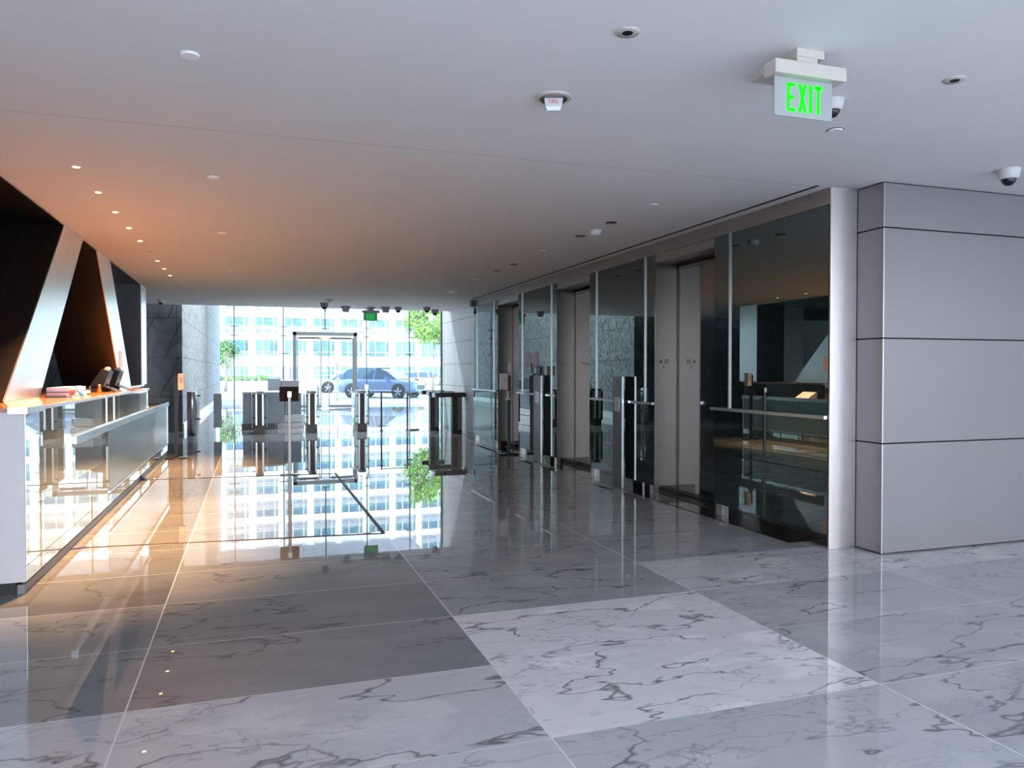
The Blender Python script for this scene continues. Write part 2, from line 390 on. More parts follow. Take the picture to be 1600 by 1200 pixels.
# rear glazed front behind the viewer: mullions only up high
rw = MB()
for x in (-6, -1.5, 3, 7.5, 12): rw.box(x - .06, x + .06, -3.06, -2.94, 0, 6.5)
rw.box(-6, 12, -3.06, -2.94, 6.4, 6.5)
S_('window_rear', rw, 'frame')
S_('wall_rear_light_cut', MB().box(-6.2, 12.2, -3.3, -3.1, 4.3, 6.5).box(-6.2, -4, -3.3, -3.1, 0, 4.3).box(10, 12.2, -3.3, -3.1, 0, 4.3), 'ceil')  # unseen wall, shaped to narrow the rear opening and cut its daylight
S_('roof_sun_block', MB().box(-6.2, 12.2, -3.2, -1, 6.5, 6.7).box(-6.2, 12.2, -1, -.8, CE + .4, 6.7).box(-6.2, 12.2, -1, 19.5, CE + .42, 4.2), 'ceil').name = 'ceiling_sun_block'  # unseen roof mass, added to keep the sun out of the lobby

# clad wall on the right
w = MB().use('alu'); g = .012
zs = [(0.012, .915 - g), (.915, 1.775 - g), (1.775, 2.675 - g), (2.675, CE - .012)]
for a, b in zs:
    w.use('alu').box(4.855, 8.6, 4.955, 5.24, a, b)
    w.use('aluedge').box(4.848, 4.853, 4.945, 4.952, a, b)
    w.use('alu').box(8.61, 12, 4.955, 5.24, a, b)
w.use('void').box(4.868, 12, 4.975, 5.22, 0, CE)
S_('wall_right', w, label='wall of satin aluminium panels with dark open joints')
S_('trim_2', MB().box(EX, 4.85, 5.241, 5.258, 0, CE), 'pier', .002, label='bright brushed steel pier beside the aluminium wall')
S_('trim_3', MB().box(4.43, 4.93, 5.56, 16.25, 0, .006), 'bstone', label='black stone strip along the foot of the elevator wall')
S_('trim_4', MB().box(4.64, 4.93, 5.26, 6.955, .006, .115).box(4.64, 4.93, 8.2, 10.09, .006, .115).box(4.64, 4.93, 11.34, 13.2, .006, .115).box(4.64, 4.93, 14.44, 16.2, .006, .115), 'bstone')
S_('trim_5', MB().box(EX + .005, 4.93, 5.262, 16.2, 2.9, CE), 'steel_hdr', .002, label='steel lintel band above the elevator glass')
sl = MB().box(4.435, 4.465, 5.25, 15.8, CE - .004, CE + .02)
S_('trim_6', sl, 'void', label='long thin air slot in the ceiling')
S_('trim_7', MB().box(-1.875, -1.86, -1, 15.65, CE - .012, CE + .005), 'aluedge', label='thin bright edge between white ceiling and dark recess')
S_('trim_8', MB().box(-1.85, 4.85, 5.278, 5.284, CE - .0005, CE + .01), 'seam')

# ---------------- elevator glass wall panels
recess = [(6.955, 8.2), (10.09, 11.34), (13.2, 14.44)]
panels = [(5.262, 6.955, [6.67], 'tall dark mirror glass panel nearest the bright steel pier, reflecting the desk'),
          (8.2, 10.09, [8.44, 9.85], 'tall dark mirror glass panel behind the post without a tablet'),
          (11.34, 13.2, [11.57, 12.98], 'tall dark mirror glass panel behind the post with the black tablet'),
          (14.44, 16.2, [14.7, 15.9], 'last mirror glass panel before the pale stone wall')]
for k, (a, b, mu, lab) in enumerate(panels):
    t = thing('glass_wall_panel', lab, 'glass panel', (4.6, (a + b) / 2, .12), 'mirror glass panels between the elevators')
    MB().box(EX, 4.60, a + .004, b - .004, .12, 2.895).build('glass', 'mirror', t)
    MB().box(4.602, 4.9, a + .006, b - .006, .13, 2.89).build('backing', 'dark', t)
    MB().box(4.535, 4.57, a, b, 1.095, 1.125).build('rail', 'rail', t)
    for y in mu: MB().box(4.565, 4.5795, y - .008, y + .008, 1.125, 2.895).build('mullion', 'steel', t)
    for y in (a + .10, b - .08) if k else (b - .08,):
        MB().box(4.60, 4.639, y - .05, y + .05, .006, .12).build('foot', 'steel', t)

def star(cx, cz, r, y0, y1, mb):
    p = []
    for i in range(10):
        q = r if i % 2 == 0 else r * .42; a = math.pi / 2 + i * math.pi / 5
        p.append((cx + q * math.cos(a), cz + q * math.sin(a)))
    mb.prism(p, 1, y0, y1)
for k, (a, b) in enumerate(recess):
    t = struct('door_%d' % (k + 1), ['steel elevator door nearest the bright pier', 'middle steel elevator door', 'far dark steel elevator door'][k], (4.9, (a + b) / 2, 0))
    MB().box(4.585, 4.885, b + .001, b + .03, .006, 2.86).build('jamb', 'jamb', t)
    MB().box(4.6, 4.885, a - .03, a - .001, .006, 2.86).build('jamb', 'jamb', t)
    MB().box(4.59, 4.9, a, b, 2.80, 2.895).build('lintel', 'steel_hdr', t)
    m_ = (a + b) / 2 - .27
    MB().box(4.892, 4.915, a + .03, m_ - .035, .02, 2.72).build('door_leaf', 'door', t)
    MB().box(4.892, 4.915, m_ + .035, b - .035, .02, 2.72).build('door_leaf', 'door', t)
    MB().box(4.885, 4.905, m_ - .022, m_ + .022, .006, 2.75).build('stile', 'jamb', t)
    MB().box(4.887, 4.91, b - .028, b - .004, .006, 2.76).box(4.887, 4.91, a + .004, a + .026, .006, 2.76).box(4.887, 4.91, a + .004, b - .004, 2.725, 2.76).build('frame', 'jamb', t)
    MB().box(4.916, 4.928, a, b, 0, 2.85).build('shaft_gap', 'void', t)
    MB().box(4.7, 4.93, a, b, .0062, .012).build('sill', 'dark', t)
    mk = MB(); star(4.66, 1.615, .026, b - .003, b + .001, mk); mk.cone((4.70, b - .003, 1.55), (4.70, b + .001, 1.55), .008)
    mk.build('star_mark', 'etch', t)
    lettering('floor_letters', 'ST', .075, .001, 'etch', t, (4.742 - 4.9, b - .001 - (a + b) / 2, 1.615), (R(90), 0, 0), sx=.85)

b = MB().box(4.50, 4.575, 16.05, 16.2, 2.9, CE - .002).build('bracket', 'dark'); tag(b, 'dark bracket at the top corner of the last mirror glass panel', 'bracket')
# call posts
def call_post(y0, y1, label):
    x = 4.49; t = thing('call_post', label, 'elevator call post', (x, (y0 + y1) / 2, .006), 'steel call posts in front of the elevator glass')
    MB().box(x - .012, x + .012, y0, y1, .006, 1.43).build('post', 'jamb', t, bevel=.002)
    MB().box(x - .014, x + .014, y0 - .006, y0 - .0005, .006, 1.43).build('edge_strip', 'aluedge', t)
    ym = (y0 + y1) / 2
    MB().box(x - .016, x - .0125, ym - .07, ym + .07, .98, 1.16).build('button_plate', 'steel', t)
    for z in (1.10, 1.03): MB().cone((x - .022, ym, z), (x - .016, ym, z), .014).build('button', 'gold', t)
    return t
call_post(8.87, 9.13, 'plain steel call post before the glass, nothing on top')
call_post(11.80, 12.14, 'steel call post carrying a black tablet')
t = thing('tablet', 'small black tablet fixed on top of the steel call post', 'tablet', (4.49, 11.85, 1.43))
MB().box(4.42, 4.55, 11.82, 11.84, 1.43, 1.58).build('housing', 'black', t, bevel=.004)
MB().box(4.428, 4.542, 11.816, 11.8195, 1.44, 1.57).build('screen', 'screen', t)
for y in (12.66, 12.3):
    o = MB().box(4.574, 4.579, y - .12, y + .12, 1.56, 1.83).build('poster', 'lilac')  # flat striped purple patches set on the glass face
    tag(o, 'striped purple patch on the far side of the tablet post glass' if y > 12.5 else 'striped purple patch on the glass above the black tablet', 'poster', 'striped purple patches on the mirror glass')
o = MB().box(4.574, 4.579, 14.80, 14.96, 1.56, 1.83).build('poster', 'lilac'); tag(o, 'narrow purple patch on the last glass panel by the pale stone wall', 'poster', 'striped purple patches on the mirror glass')

# ================================================================ RECEPTION
t = thing('reception_desk', 'long reception desk with walnut counter and glossy glass front', 'reception desk', (-1.9, 10.4, 0))
DX = -1.45
MB().use('chalk').box(-2.6, DX - .035, 5.96, 12.28, .08, 1.22).box(-1.95, DX - .035, 12.28, 14.92, .08, .89).use('black').box(-2.6, -1.52, 5.98, 14.9, 0, .08).box(-2.6, -1.96, 12.29, 15.6, .08, 1.22).box(-1.96, -1.92, 12.29, 14.92, .895, 1.22).build('body', None, t)
MB().box(-2.6, -1.455, 5.92, 5.958, .082, 1.225).build('end_panel', 'chalk', t)
MB().box(-2.6, -1.51, 5.93, 5.97, 0, .08).build('kick', 'black', t)
MB().use('wood').box(-2.65, -1.445, 5.9, 12.3, 1.226, 1.252).use('aluedge').box(-1.446, -1.43, 5.9, 12.3, 1.226, 1.2525).build('countertop', None, t, bevel=.001)
MB().use('wood').box(-2.65, -1.90, 12.302, 15.63, 1.226, 1.252).build('rear_ledge', 'wood', t)
MB().use('fin').prism([(-1.87, 7.03), (-1.87, 8.11), (-1.428, 6.31), (-1.428, 5.895), (-1.54, 5.895)], 2, 1.2535, 1.258).prism([(-1.87, 7.03), (-1.54, 5.895), (-1.54, 5.885), (-1.428, 5.885), (-1.428, 5.9)], 2, 1.2545, 1.259).box(-1.43, -1.424, 5.885, 6.31, 1.215, 1.258).box(-1.54, -1.424, 5.882, 5.896, 1.215, 1.258).build('steel_inlay', None, t)
# glass front
for a, b in ((5.93, 7.35), ):
    MB().box(DX - .014, DX, a, b, .19, 1.222).build('glass_front', 'desk_glass', t)
for a, b in ((7.36, 9.74), (9.75, 11.19), (11.2, 12.28)):
    MB().box(DX - .014, DX, a, b, .955, 1.222).build('glass_front', 'desk_glass', t)
MB().box(DX - .014, DX, 7.36, 9.05, .19, .875).build('glass_front', 'desk_glass', t)
for a, b in ((9.06, 11.19), (11.2, 13.0), (13.01, 14.88)):
    MB().box(DX - .014, DX + .004, a, b, .235, .875).build('satin_panel', 'desk_low', t)
MB().box(DX - .03, DX + .03, 7.36, 14.93, .878, .952).build('ledge', 'rail', t, bevel=.004)
MB().use('rail').box(DX - .012, DX + .012, 9.06, 14.93, .205, .232).box(DX - .012, DX + .014, 14.885, 14.925, .205, .876).build('frame', None, t)
MB().box(-1.86, DX - .016, 12.31, 14.93, .90, .935).build('low_counter', 'black', t)
# bevelled foot glass
MB().use('desk_glass').box(DX - .014, DX, 5.93, 14.93, .085, .186).build('foot_glass', None, t)
MB().use('joint').box(-1.48, -1.456, 5.93, 14.93, .066, .082).use('alu').box(-1.507, -1.462, 5.93, 14.93, 0, .064).build('kick_strip', None, t)

def fin(y0b, y1b, y0t, y1t, label, zb=1.261, facm='brown', loc=None):
    t = thing('canted_fin', label, 'wall fin', (-2.2, (y0b + y1b) / 2, zb), 'steel edged fins rising behind the desk')
    X0, X1, XG = -1.875, -2.62, -2.22
    def pr(x0, x1, i0, m, name, z1=CE - .002):
        mb = MB().use(m); mb.prism([(y0b + i0, zb), (y1b - i0, zb), (y1t - i0, z1), (y0t + i0, z1)], 0, x0, x1); return mb.build(name, None, t)
    pr(XG + .004, X0, 0, facm, 'front_panel'); pr(X1, XG - .004, .0, facm, 'rear_panel'); pr(XG - .004, XG + .004, .02, 'void', 'groove')
    pr(X0, X0 + .012, 0.0, 'fin', 'steel_edge')
    return t
fin(7.03, 8.11, 9.17, 10.1, 'wide brushed steel edged fin leaning away, nearest on the desk')
f2 = fin(12.7, 13.71, 10.91, 11.87, 'middle steel edged brown fin leaning toward the entrance at its foot')
fin(15.0, 15.65, 15.0, 15.65, 'upright narrow steel edged blue grey fin at the far end of the desk', facm='blue_lac')
o = MB().box(-1.862, -1.859, 12.55, 12.8, 1.49, 1.80).build('poster', 'lilac'); tag(o, 'small poster on the middle leaning steel fin behind the desk', 'poster')

# things on the desk
t = thing('paper_tray', 'stack of lilac papers in a tray on the wood counter beside the wide fin', 'paper tray', (-1.78, 8.4, 1.252))
MB().box(-1.84, -1.66, 8.18, 9.3, 1.253, 1.262).box(-1.84, -1.66, 8.18, 9.3, 1.30, 1.306).box(-1.66, -1.654, 9.2, 9.3, 1.253, 1.34).build('tray', 'black', t)
MB().box(-1.83, -1.65, 8.2, 9.25, 1.2625, 1.298).build('papers', 'paper', t)
MB().box(-1.83, -1.65, 8.2, 9.0, 1.3065, 1.345).build('papers', 'paper', t)
MB().box(-1.65, -1.644, 8.22, 8.5, 1.292, 1.318).build('bookmark', 'pink', t)
t = thing('sign_holder', 'clear acrylic sign holder standing on the wood counter edge', 'sign holder', (-1.58, 8.35, 1.252))
MB().box(-1.62, -1.54, 8.2, 8.5, 1.253, 1.259).build('base', 'gate_glass', t)
MB().use('gate_glass').hexa([(-1.55, 8.22, 1.259), (-1.545, 8.22, 1.259), (-1.545, 8.48, 1.259), (-1.55, 8.48, 1.259), (-1.60, 8.22, 1.36), (-1.595, 8.22, 1.36), (-1.595, 8.48, 1.36), (-1.60, 8.48, 1.36)]).build('upright', None, t)
MB().use('podium_d').hexa([(-1.556, 8.26, 1.27), (-1.552, 8.26, 1.27), (-1.552, 8.44, 1.27), (-1.556, 8.44, 1.27), (-1.6, 8.26, 1.35), (-1.596, 8.26, 1.35), (-1.596, 8.44, 1.35), (-1.6, 8.44, 1.35)]).build('card', None, t)
o = MB().lathe((-1.6, 9.45, 1.253), [(.02, 0), (.02, .085), (.017, .1)]).build('canister', 'gold'); tag(o, 'small brass coloured canister on the counter beyond the papers', 'canister')
def terminal(x, y, s, label):
    t = thing('check_in_terminal', label, 'terminal', (x, y, 1.2525), 'black check in terminals on the counter')
    MB().use('rail').hexa([(x + .12, y - .10, 1.2535), (x + .14, y - .10, 1.2535), (x + .14, y + .14, 1.2535), (x + .12, y + .14, 1.2535), (x - .02, y - .10, 1.32), (x - .0, y - .10, 1.32), (x - .0, y + .14, 1.32), (x - .02, y + .14, 1.32)]).build('stand_foot', None, t)
    MB().cone((x - .02, y + .02, 1.254), (x - .02, y + .02, 1.35), .025).build('neck', 'fitting', t)
    MB().use('black').hexa([(x - .18, y - .17, 1.31), (x - .02, y - .17, 1.31), (x - .02, y + .17, 1.31), (x - .18, y + .17, 1.31), (x - .04, y - .17, 1.53), (x + .04, y - .17, 1.50), (x + .04, y + .17, 1.50), (x - .04, y + .17, 1.53)]).build('housing', None, t, bevel=.006)
    MB().use('white').cone((x + .0, y - .05, 1.525), (x + .0, y + .07, 1.525), .028).build('camera', None, t)
    MB().box(x - .20, x - .05, y - .22, y - .19, 1.2535, 1.30).build('reader', 'kiosk', t)
terminal(-1.66, 10.35, 1, 'nearer black check in terminal with slanted screen on the counter')
terminal(-1.66, 11.15, 1, 'farther black check in terminal with white camera on the counter')
o = MB().use('chalk').hexa([(-1.78, 12.9, .937), (-1.55, 12.9, .937), (-1.55, 13.3, .937), (-1.78, 13.3, .937), (-1.80, 12.9, 1.06), (-1.77, 12.9, 1.07), (-1.77, 13.3, 1.07), (-1.80, 13.3, 1.06)]).build('slanted_notice', None); tag(o, 'white slanted notice on the low black end of the desk', 'notice')

# tape and cords
def tube(name, pts, r, m, flat=1.):
    cu = bpy.data.curves.new(name, 'CURVE'); cu.dimensions = '3D'; cu.bevel_depth = r; cu.bevel_resolution = 2
    sp = cu.splines.new('POLY'); sp.points.add(len(pts) - 1)
    c = Vector(pts[0])
    for p, q in zip(sp.points, pts): p.co = (*(Vector(q) - c), 1)
    o = bpy.data.objects.new(name, cu); COL.objects.link(o)
    dg = bpy.context.evaluated_depsgraph_get(); dg.update()
    me = bpy.data.meshes.new_from_object(o.evaluated_get(dg)); bpy.data.objects.remove(o)
    me.materials.clear(); me.materials.append(M[m]); me.name = name
    o = bpy.data.objects.new(name, me); COL.objects.link(o); o.location = c; return o
def lerp(a, b, n, w=0):
    return [(a[0] + (b[0] - a[0]) * i / n, a[1] + (b[1] - a[1]) * i / n + w * math.sin(i * 1.3), a[2]) for i in range(n + 1)]
tag(tube('floor_cord', lerp((-1.40, 7.32, .003), (1.14, 7.09, .003), 8, .006), .003, 'cord'), 'thin black cord crossing the marble from the nearer blue tape', 'cord', 'cords taped across the marble')
tag(tube('floor_cord', lerp((-1.42, 11.62, .003), (1.10, 11.47, .003), 8, .006), .003, 'cord'), 'thin black cord crossing the marble from the farther blue tape', 'cord', 'cords taped across the marble')
o = MB().box(1.125, 1.155, 7.1, 11.5, .0005, .006).build('cable_strip', 'cord'); tag(o, 'dark flat strip along a tile joint joining the two cords', 'cable strip')
o = MB().use('tape').hexa([(-1.458, 7.27, .001), (-1.35, 7.30, .001), (-1.35, 7.35, .001), (-1.458, 7.32, .001), (-1.458, 7.27, .004), (-1.35, 7.30, .004), (-1.35, 7.35, .004), (-1.458, 7.32, .004)]).build('blue_tape', None); tag(o, 'flat blue tape scrap on the floor at the nearer cord end', 'tape', 'blue tape scraps')
o = MB().use('tape').prism([(-1.460, .0005), (-1.39, .0005), (-1.41, .02), (-1.445, .055), (-1.458, .055)], 1, 11.56, 11.68).build('blue_tape', None); tag(o, 'crumpled blue tape lump at the desk foot by the farther cord end', 'tape', 'blue tape scraps')

# ================================================================ STANDS
def sanitizer(x, y, face, label):
    """face +1: dispenser hangs on the +x side; 0: on the -x side"""
    t = thing('sanitizer_stand', label, 'sanitizer stand', (x, y, 0), 'black hand sanitizer stands')
    z0 = .007 if x > 4 else 0
    MB().lathe((x, y, z0), [(.19, 0), (.19, .012), (.02, .018)]).build('base', 'black', t)
    s = 1 if face else -1
    MB().box(x - .03, x + .03, y - .012, y + .012, z0 + .01, 1.0).box(x - .035, x + .035, y - .02, y + .02, .9, 1.42).build('pole', 'black', t)
    a, b = sorted((x + s * .036, x + s * .14))
    MB().box(a, b, y - .07, y + .06, 1.17, 1.46).build('dispenser', 'sani', t, bevel=.012)
    c = x + s * .09
    MB().box(c - .02, c + .02, y - .074, y - .0705, 1.30, 1.39).build('sensor_window', 'lilac', t)
    if not face:
        MB().box(x - .16, x - .145, y - .06, y + .05, 1.17, 1.46).build('side_plate', 'white', t)
        MB().box(x - .02, x + .02, y - .045, y - .022, 1.47, 1.64).build('card', 'white', t)
        MB().use('white').lathe((x - .02, y - .02, .98), [(.05, 0), (.06, .02), (.03, .05), (.03, .17)]).build('drip_tray', None, t)
    return t
sanitizer(-1.255, 14.36, 1, 'black sanitizer stand with dispenser beside the far end of the desk')
sanitizer(4.36, 13.1, 0, 'black sanitizer stand with white dispenser before the far elevator door')

t = thing('kiosk_stand', 'slim floor stand holding a tilted brown tablet housing, seen from behind', 'kiosk', (.5, 11.55, 0))
MB().lathe((.5, 11.55, 0), [(.135, 0), (.135, .008), (.03, .014)]).build('base', 'rail', t)
MB().box(.478, .522, 11.53, 11.57, .012, 1.16).build('pole', 'jamb', t, bevel=.004)
MB().box(.47, .53, 11.52, 11.60, 1.12, 1.21).build('neck', 'rail', t, bevel=.004)
MB().use('kiosk').hexa([(.365, 11.60, 1.06), (.635, 11.60, 1.06), (.635, 11.64, 1.06), (.365, 11.64, 1.06), (.365, 11.70, 1.275), (.635, 11.70, 1.275), (.635, 11.73, 1.265), (.365, 11.73, 1.265)]).build('housing', None, t, bevel=.004)
MB().use('screen').hexa([(.385, 11.64, 1.08), (.615, 11.64, 1.08), (.615, 11.645, 1.08), (.385, 11.645, 1.08), (.385, 11.73, 1.25), (.615, 11.73, 1.25), (.615, 11.735, 1.25), (.385, 11.735, 1.25)]).build('screen', None, t)

# ---------------- turnstiles
TY = 19.3
o = thing('turnstile_bollard', 'rounded steel barrier end beside the dark stone wall', 'turnstile', (-1.35, 19.4, 0))
b = MB().use('steel'); b.lathe((-1.35, 19.4, 0), [(.11, .0), (.11, 1.01), (.105, 1.02)]); b.build('column', None, o)
MB().box(-1.36, -1.24, 19.44, 20.3, 0, .99).build('body', 'dark', o)
for z in (.93, .38): MB().cone((-1.24, 19.36, z), (-1.16, 19.36, z), .018).build('glass_pin', 'fitting', o)
def turnstile(x, label, first=None):
    t = thing('turnstile', label, 'turnstile', (x, TY, 0), 'steel turnstiles across the lobby')
    MB().box(x - .115, x + .115, TY, TY + .9, 0, .20).build('base', 'dark', t, bevel=.004)
    MB().box(x - .035, x + .035, TY + .03, TY + .9, .2, .93).build('core', 'black', t)
    for s in (-1, 1):
        MB().box(x + s * .075 - .022, x + s * .075 + .022, TY + .01, TY + .88, .2, .95).build('side_column', 'steel', t, bevel=.004)
        for z in (.9, .38): MB().cone((x + s * .098, TY + .06, z), (x + s * .16, TY + .06, z), .014).build('glass_pin', 'fitting', t)
    MB().box(x - .09, x + .09, TY - .015, TY + .9, .95, 1.02).build('cap', 'jamb', t, bevel=.004)
    MB().box(x - .05, x + .08, TY - .018, TY - .0155, .965, 1.005).build('reader', 'screen', t)
    for s in (-1, 1):
        MB().box(x + s * .17 - .006, x + s * .17 + .006, TY + .05, TY + .75, .15, 1.16 if s > 0 else .95).build('glass_wing', 'gate_glass', t)
    return t
turnstile(.15, 'turnstile in front of the grey security podium')
turnstile(1.375, 'turnstile at the left edge of the entrance doorway')
turnstile(2.58, 'turnstile at the right edge of the entrance doorway')
def gate_post(x, label):
    t = thing('gate_post', label, 'gate post', (x, TY + .1, 0), 'slim dark posts of the glass gate')
    MB().cone((x, TY + .1, 0), (x, TY + .1, 1.0), .022).build('post', 'fitting', t)
    MB().lathe((x, TY + .1, 0), [(.05, 0), (.05, .01), (.024, .014)]).build('base', 'fitting', t)
    for z in (.13, .9): MB().cb(x, TY + .1, z, .16, .03, .018).build('clamp', 'fitting', t)
    return t
gate_post(3.07, 'slim dark gate post below the middle of the blue car')
gate_post(3.73, 'slim dark gate post below the front wheel of the blue car')
t = thing('glass_gate', 'low clear glass gate leaf between the slim dark posts', 'glass gate', (3.4, TY + .1, 0))
MB().box(3.15, 3.65, TY + .093, TY + .107, .08, .96).build('leaf', 'gate_glass', t)
MB().box(3.10, 3.70, TY + .088, TY + .112, .955, .975).build('top_rail', 'fitting', t)
t = thing('glass_barrier', 'tall clear glass barrier panel next to the front wheel post', 'glass panel', (3.95, TY, 0))
MB().box(3.80, 4.0, TY, TY + .014, .02, 1.2).build('pane', 'gate_glass', t)
MB().box(3.78, 4.02, TY - .01, TY + .024, 0, .03).build('shoe', 'fitting', t)
# teal upstand at left by the podium
t = thing('glass_screen', 'upright teal glass screen by the rough stone wall', 'glass screen', (-.8, TY + .1, 0))
MB().box(-.88, -.70, TY + .1, TY + .13, .16, .97).build('pane', 'podium', t)
MB().box(-.83, -.75, TY + .09, TY + .14, 0, .17).build('shoe', 'rail', t)
def cabinet(x0, x1, y, px0, px1, z, label, gl):
    t = thing('barrier_cabinet', label, 'barrier cabinet', ((x0 + x1) / 2, y, 0), 'dark barrier cabinets at the pale stone wall')
    MB().box(x0, x1, y, y + .22, z - .1, z).build('top_bar', 'dark', t, bevel=.004)
    MB().box(x0 + .02, x1 - .02, y + .01, y + .21, z, z + .012).build('scanner_top', 'screen', t)
    MB().box(x0 - .004, x0 + .03, y - .01, y + .22, z - .1, z + .004).build('end_cap', 'steel', t, bevel=.002)
    MB().box(px0, px1, y + .02, y + .2, .09, z - .1).build('pedestal', 'dark', t)
    MB().box(px1, px1 + .11, y + .02, y + .2, .09, z - .1).build('pedestal_side', 'jamb', t)
    MB().box(px0, px1 + .11, y + .03, y + .19, 0, .09).build('plinth', 'black', t)
    for a, b in gl:
        MB().box(a, b, y + .09, y + .104, .1, z + .33 if b - a < .12 else z - .1).build('glass_wing', 'gate_glass', t)
    return t
cabinet(4.06, 4.84, 17.8, 4.52, 4.64, .98, 'nearest long dark barrier cabinet reaching to the pale stone wall', [(4.36, 4.48), (4.2, 4.26)])
cabinet(4.17, 4.84, 18.9, 4.22, 4.34, .98, 'middle dark barrier cabinet behind the nearest one', [(4.5, 4.58)])
cabinet(4.22, 4.84, 20.0, 4.46, 4.56, .98, 'farthest dark barrier cabinet by the steel corner trim', [(4.66, 4.74)])

# ---------------- security podium
t = thing('security_podium', 'grey blue security podium with pale curved top behind the turnstiles', 'security desk', (.35, 21, 0))
MB().box(-.25, .78, 20.9, 22.2, .14, .93).build('body', 'podium', t, bevel=.004)
MB().box(-.28, .55, 20.86, 22.2, 0, .14).build('plinth', 'podium_d', t)
tp = [(-.27, 20.85), (.5, 20.78), (.8, 20.9), (.95, 21.3), (.9, 22.2), (-.27, 22.2)]
MB().prism(tp, 2, .93, .965).build('top', 'slab_white', t)
MB().box(.80, 1.22, 21.15, 23.4, .36, .92).build('side_wing', 'podium', t)
MB().box(.62, 1.26, 20.98, 23.45, .16, .35).build('step_slab', 'slab_white', t)
MB().box(.60, 1.28, 20.95, 23.5, 0, .14).build('step_slab', 'slab_white', t)
MB().box(.42, .78, 23.6, 24.2, 0, 1.28).build('rear_cabinet', 'podium', t)
MB().box(.80, 1.3, 23.6, 24.2, 0, 1.22).build('rear_cabinet', 'alu', t)

# ================================================================ GLASS FRONT
FY = 32.
joints = [-1.6, -.69, 1.16, 2.79, 4.46, 6.25, 7.95]
n = 0
for i, (a, b) in enumerate(zip(joints, joints[1:])):
    n += 1
    t = struct('window_%d' % n, 'clear full height glass pane of the entrance front', ((a + b) / 2, FY, 0))
    door = a > 1 and b < 4.6
    lo = 3.1 if door else .02
    if door:
        MB().box(a + .012, b - .012, FY - .012, FY + .012, lo + .02, 7.28).build('pane', 'pane', t)
        if a < 2: MB().box(1.17, 1.53, FY - .012, FY + .012, .02, 3.08).build('side_pane', 'pane', t)
        else: MB().box(4.07, 4.45, FY - .012, FY + .012, .02, 3.08).build('side_pane', 'pane', t)
    else: MB().box(a + .012, b - .012, FY - .012, FY + .012, lo, 7.28).build('pane', 'pane', t)
    MB().box(b - .022, b + .022, FY - .014, FY + .014, 3.2 if b == 2.79 else 0, 7.3).build('joint', 'joint_l', t)
    for z in ([3.2] if b == 2.79 else [2.19, 2.9, 3.25, 5.2]):
        MB().box(b - .16, b + .16, FY - .05, FY - .03, z, z + .03).cone((b, FY - .05, z + .015), (b, FY - .015, z + .015), .03).build('spider_fitting', 'fitting', t)
t = struct('door_4', 'steel framed double glass entrance door', (2.79, FY, 0))
MB().box(1.53, 1.66, FY - .1, FY + .1, 0, 3.08).box(3.93, 4.06, FY - .1, FY + .1, 0, 3.08).box(1.53, 4.06, FY - .1, FY + .1, 2.94, 3.08).build('frame', 'frame', t)
for a, b in ((1.68, 2.64), (2.92, 3.92)):
    MB().box(a + .04, b - .04, FY - .008, FY + .008, .1, 2.8).build('glass_leaf', 'pane', t)
    MB().box(a, a + .035, FY - .02, FY + .02, .04, 2.82).box(b - .035, b, FY - .02, FY + .02, .04, 2.82).box(a, b, FY - .025, FY + .025, .03, .12).box(a, b, FY - .025, FY + .025, 2.8, 2.86).build('leaf_rail', 'frame', t)
    MB().box(a + .1, b - .1, FY - .06, FY - .035, 2.82, 2.88).build('closer', 'fitting', t)
MB().box(2.645, 2.915, FY - .006, FY + .006, .1, 2.9).build('centre_pane', 'pane', t)

for k, (x, y, lb) in enumerate(((.6, 22.5, 'added lamp in the high entrance soffit, inner left'), (5.6, 22.5, 'added lamp in the high entrance soffit, inner right'), (.6, 28, 'added lamp in the high entrance soffit, outer left'), (5.6, 28, 'added lamp in the high entrance soffit, outer right'))):
    t = thing('ceiling_added_lamp', lb, 'ceiling lamp', (x, y, 7.3), 'added lamps in the high entrance soffit')  # lamps added out of view to brighten the vestibule
    MB().lathe((x, y, 7.28), [(.16, 0), (.17, .02)]).build('rim', 'alu', t)
    MB().lathe((x, y, 7.27), [(.13, 0), (.13, .01)]).build('lens', 'added_lamp', t)
    l = bpy.data.lights.new('added_lamp_beam', 'SPOT'); l.energy = 1250; l.color = (.86, .94, 1); l.spot_size = R(150); l.spot_blend = .8; l.shadow_soft_size = .13
    o = bpy.data.objects.new('added_lamp_beam', l); COL.objects.link(o); o.parent = t; o.location = (0, 0, -.05)
# ================================================================ CEILING DEVICES
def cover(x, y, label, group, m='cool', r=.042):
    t = thing('ceiling_cover', label, 'ceiling cover plate', (x, y, CE), group)
    MB().lathe((x, y, CE - .012), [(r, 0), (r + .008, .012)]).build('plate', m, t)
    MB().lathe((x, y, CE - .003), [(r + .010, 0), (r + .010, .003)]).build('ring', 'dark' if m != 'cool' else 'white', t)
covL = ['nearest white cover disc on the left ceiling', 'white cover disc beside the nearest warm downlight', 'third white cover disc from the front on the left ceiling', 'fourth small white cover disc toward the entrance', 'farthest tiny white cover disc above the glass front']
for (x, y), lb in zip([(-.28, 4.06), (-.29, 6.56), (-.31, 9.16), (-.33, 12.56), (-.36, 17.11)], covL):
    cover(x, y, lb, 'white cover discs in a line on the left ceiling')
cover(3.53, 4.01, 'grey flush disc just behind the near exit sign', 'grey flush discs on the right ceiling', 'ceil')
cover(3.51, 6.32, 'faint grey flush disc between exit sign and smoke detector', 'grey flush discs on the right ceiling', 'ceil')
cover(3.51, 9.17, 'faint small flush disc beyond the smoke detector', 'grey flush discs on the right ceiling', 'ceil')
